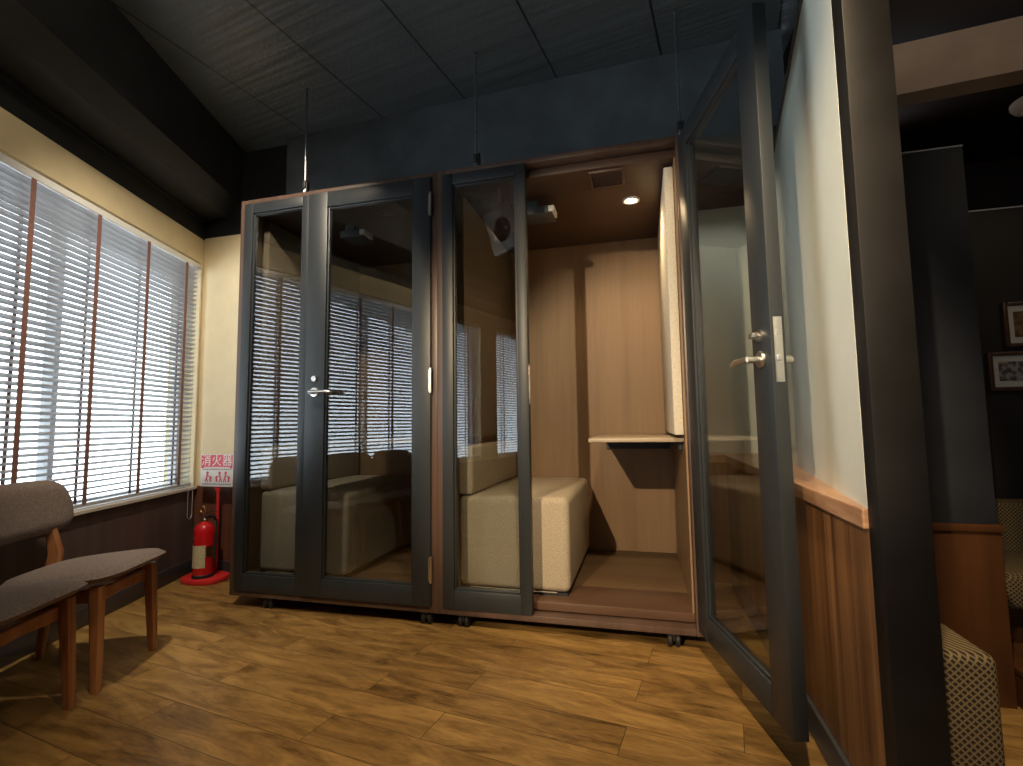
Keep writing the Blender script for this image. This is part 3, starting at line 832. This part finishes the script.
m = MB(); m.lathe([(.022, .400), (.024, .405), (.024, .416), (.014, .420), (.013, .445), (0, .445)], n=20); m.build('valve', M['steel'], ex)
m = MB()
m.bar([(-.045, 0, .438), (0, 0, .441), (.06, 0, .446), (.10, 0, .436)], [(.020, .006)]*4, (0, 1, 0)); m.bar([(-.03, 0, .455), (.02, 0, .462), (.075, 0, .475), (.105, 0, .470)], [(.020, .005)]*4, (0, 1, 0))
m.build('lever', M['black_metal'], ex)
m = MB(); ring = [(-.005+.023*cos(2*pi*k/16), -.014, .484+.023*sin(2*pi*k/16)) for k in range(17)]; m.tube(ring, .006, 8); m.build('safety_pin', M['gold'], ex)
m = MB(); m.tube([(.012, .012, .425), (.05, .03, .432), (.078, .035, .40), (.084, .03, .33), (.084, .02, .22), (.084, .012, .12)], .0085, 10); m.build('hose', M['rubber'], ex)

# ------------------------------------------------------------------ dining side seen past the post
pt = empty('seat_partition', (0, 2.10, 0)); tag(pt, 'dark slate board over a chestnut panel just past the black post', 'partition')
m = MB(); m.box(.66, 1.166, 0, .05, .60, 1.955, .002); m.build('slate_board', M['board_navy'], pt)
m = MB(); m.box(.66, 1.166, -.001, .051, 1.955, 1.961); m.build('board_edge', M['board_edge'], pt, smooth=False)
m = MB(); m.box(.62, 1.172, -.005, .055, 0, .575, .002); m.build('wood_panel', M['booth_panel'], pt)
m = MB(); m.box(.62, 1.178, -.016, .066, .575, .60, .004); m.build('wood_cap', M['booth_panel'], pt)
m = MB(); m.box(1.70, 4.6, 3.2, 3.3, 0, 2.093); w = empty('wall_dining'); struct(w); struct(m.build('low_wall', M['wall_brown'], w, smooth=False))
m = MB(); m.box(1.70, 4.6, 3.198, 3.302, 2.093, 2.10); struct(m.build('low_wall_edge', M['board_edge'], w, smooth=False))
# lattice-weave sofas
sf = empty('sofa', (.655, 1.345, 0)); tag(sf, 'lattice weave sofa seat end right beside the black post', 'sofa', 'lattice weave dining sofas')
m = MB(); m.box(-.045, .075, .0, .72, .10, .45, .022, 4); m.build('seat', M['weave'], sf, angle=60)
m = MB(); m.box(-.04, .06, .02, .70, 0, .10); m.build('plinth', M['booth_panel'], sf, smooth=False)
s2 = empty('sofa', (1.30, 2.36, 0)); tag(s2, 'lattice weave sofa behind the chestnut panel below the framed pictures', 'sofa', 'lattice weave dining sofas')
m = MB(); m.box(0, 1.1, .40, .54, .22, .585, .02, 4); m.build('backrest', M['weave'], s2, angle=60)
m = MB(); m.box(0, 1.1, -.02, .40, .24, .375, .03, 4); m.build('seat', M['weave'], s2, angle=60)
m = MB(); m.box(0, 1.1, .06, .52, 0, .24); m.build('plinth', M['booth_panel'], s2, smooth=False)

def picture(x0, x1, z0, z1, art, label, hgrp):
    p = empty('framed_picture', (x0, 3.199, z0)); tag(p, label, 'picture', hgrp)
    w, h = x1-x0, z1-z0; b = .020; t = -.025
    m = MB(); m.box(0, b, t, 0, 0, h, .003); m.box(w-b, w, t, 0, 0, h, .003); m.box(b, w-b, t, 0, 0, b, .003); m.box(b, w-b, t, 0, h-b, h, .003)
    m.build('picture_frame', M['frame_wood'], p)
    m = MB(); m.box(b, w-b, -.012, -.002, b, h-b); m.build('mount', M['mat_paper'], p, smooth=False)
    i = .045; m = MB(); m.box(b+i*.6, w-b-i*.6, -.0135, -.0122, b+i*.7, h-b-i*.7); m.build('print', art, p, smooth=False)
picture(1.875, 2.22, 1.335, 1.575, M['pic_sepia'], 'upper framed picture with a sepia print on the dark dining wall', 'pictures on the dining wall')
picture(1.79, 2.17, 1.105, 1.31, M['pic_grey'], 'lower framed picture with a grey print on the dark dining wall', 'pictures on the dining wall')
lp = empty('ceiling_lamp', (2.10, 3.14, 2.6)); tag(lp, 'round unlit ceiling lamp over the dining side, cut by the frame edge', 'lamp')

m = MB(); m.lathe([(0, .0), (.075, 0), (.10, .012), (.115, .035), (.115, .05), (0, .05)], n=36); m.build('lamp_ring', M['beam_tan'], lp)
m = MB(); m.lathe([(0, -.012), (.04, -.010), (.072, -.0005), (0, -.0005)], n=32); m.build('lamp_glass', M['lamp_dim'], lp)
m = MB(); m.tube([(0, 0, .05), (0, 0, 2.80-2.6-.001)], .012, 10); m.build('lamp_stem', M['black_metal'], lp)

# ------------------------------------------------------------------ light
wd = bpy.data.worlds.new('overcast_sky'); SC.world = wd; wd.use_nodes = True
bg = wd.node_tree.nodes['Background']; bg.inputs['Color'].default_value = (.83, .92, 1.0, 1); bg.inputs['Strength'].default_value = 3.8

def portal(s0, s1):
    l = bpy.data.lights.new('window_portal', 'AREA'); l.shape = 'RECTANGLE'; l.size = s1-s0; l.size_y = WZ[1]-WZ[0]
    l.cycles.is_portal = True
    o = bpy.data.objects.new('window_portal', l); COL.objects.link(o)
    X = Vector((-sin(AL), cos(AL), 0)); Y = Vector((-cos(AL), -sin(AL), 0))   # along wall, outward
    c = Vector((*LW, 0)) + X*(s0+s1)/2 + Y*.19 + Vector((0, 0, (WZ[0]+WZ[1])/2))
    # light -Z must point into the room: +Z = outward Y
    o.matrix_world = Matrix(((X.x, 0, Y.x, c.x), (X.y, 0, Y.y, c.y), (0, 1, 0, c.z), (0, 0, 0, 1))) if False else Matrix.Translation(c) @ Matrix((X, Vector((0, 0, 1)).cross(X)*-1*-1, Vector((0, 0, 1)))).transposed().to_4x4() @ Matrix.Rotation(-pi/2, 4, 'X')
    return o
portal(*W1); portal(*W2)

def spot(name, loc, target, power, color, angle, blend=.4, size=.03):
    l = bpy.data.lights.new(name, 'SPOT'); l.energy = power; l.color = color; l.spot_size = rad(angle); l.spot_blend = blend; l.shadow_soft_size = size
    o = bpy.data.objects.new(name, l); COL.objects.link(o); o.location = loc
    o.rotation_euler = (Vector(target)-Vector(loc)).to_track_quat('-Z', 'Y').to_euler()
    return o
WARM = (1., .76, .47)
spot('downlight_open_booth', (BR+.967, 2.766, 2.195), (BR+.967, 2.80, 0), 14, (1., .72, .40), 140, .6, .03)
spot('ceiling_spot_rear', (-1.2, -2.1, 2.52), (0.0, 2.6, .95), 540, WARM, 31, .45, .03)
spot('ceiling_spot_centre', (.15, .35, 2.85), (.05, 1.5, 0), 190, WARM, 78, .8, .05)
spot('ceiling_spot_left', (-1.72, 1.2, 2.86), (-2.3, 2.7, .9), 110, (1., .86, .66), 78, .6, .05)
spot('fill_light_cream_band', (-.9, .4, 2.85), (-2.35, 1.0, 2.1), 30, (1., .86, .64), 110, .8, .05)  # added fill that brightens the cream band above the windows
spot('fill_light_gap', (.46, 2.85, 2.40), (.50, 3.0, .8), 5.5, (1., .92, .76), 130, .7, .04)  # added light, lifts the dark wall at the end of the gap
spot('ceiling_spot_dining', (2.4, 1.4, 2.78), (1.6, 2.6, .4), 9, WARM, 100, .7, .05)
spot('fill_light_beam', (1.0, .2, 2.68), (1.6, 2.7, 2.62), 16, (1., .80, .60), 36, .6, .05)  # narrow invented lamp that brightens only the tan beam

vs = SC.view_settings
SC.display_settings.display_device = 'sRGB'
vs.view_transform = 'Standard'; vs.look = 'None'; vs.gamma = 1.; vs.exposure = .45; vs.use_curve_mapping = False
SC.cycles.max_bounces = 10; SC.cycles.transparent_max_bounces = 24; SC.cycles.glossy_bounces = 6
SC.cycles.sample_clamp_indirect = 6.
SC.cycles.use_denoising = True
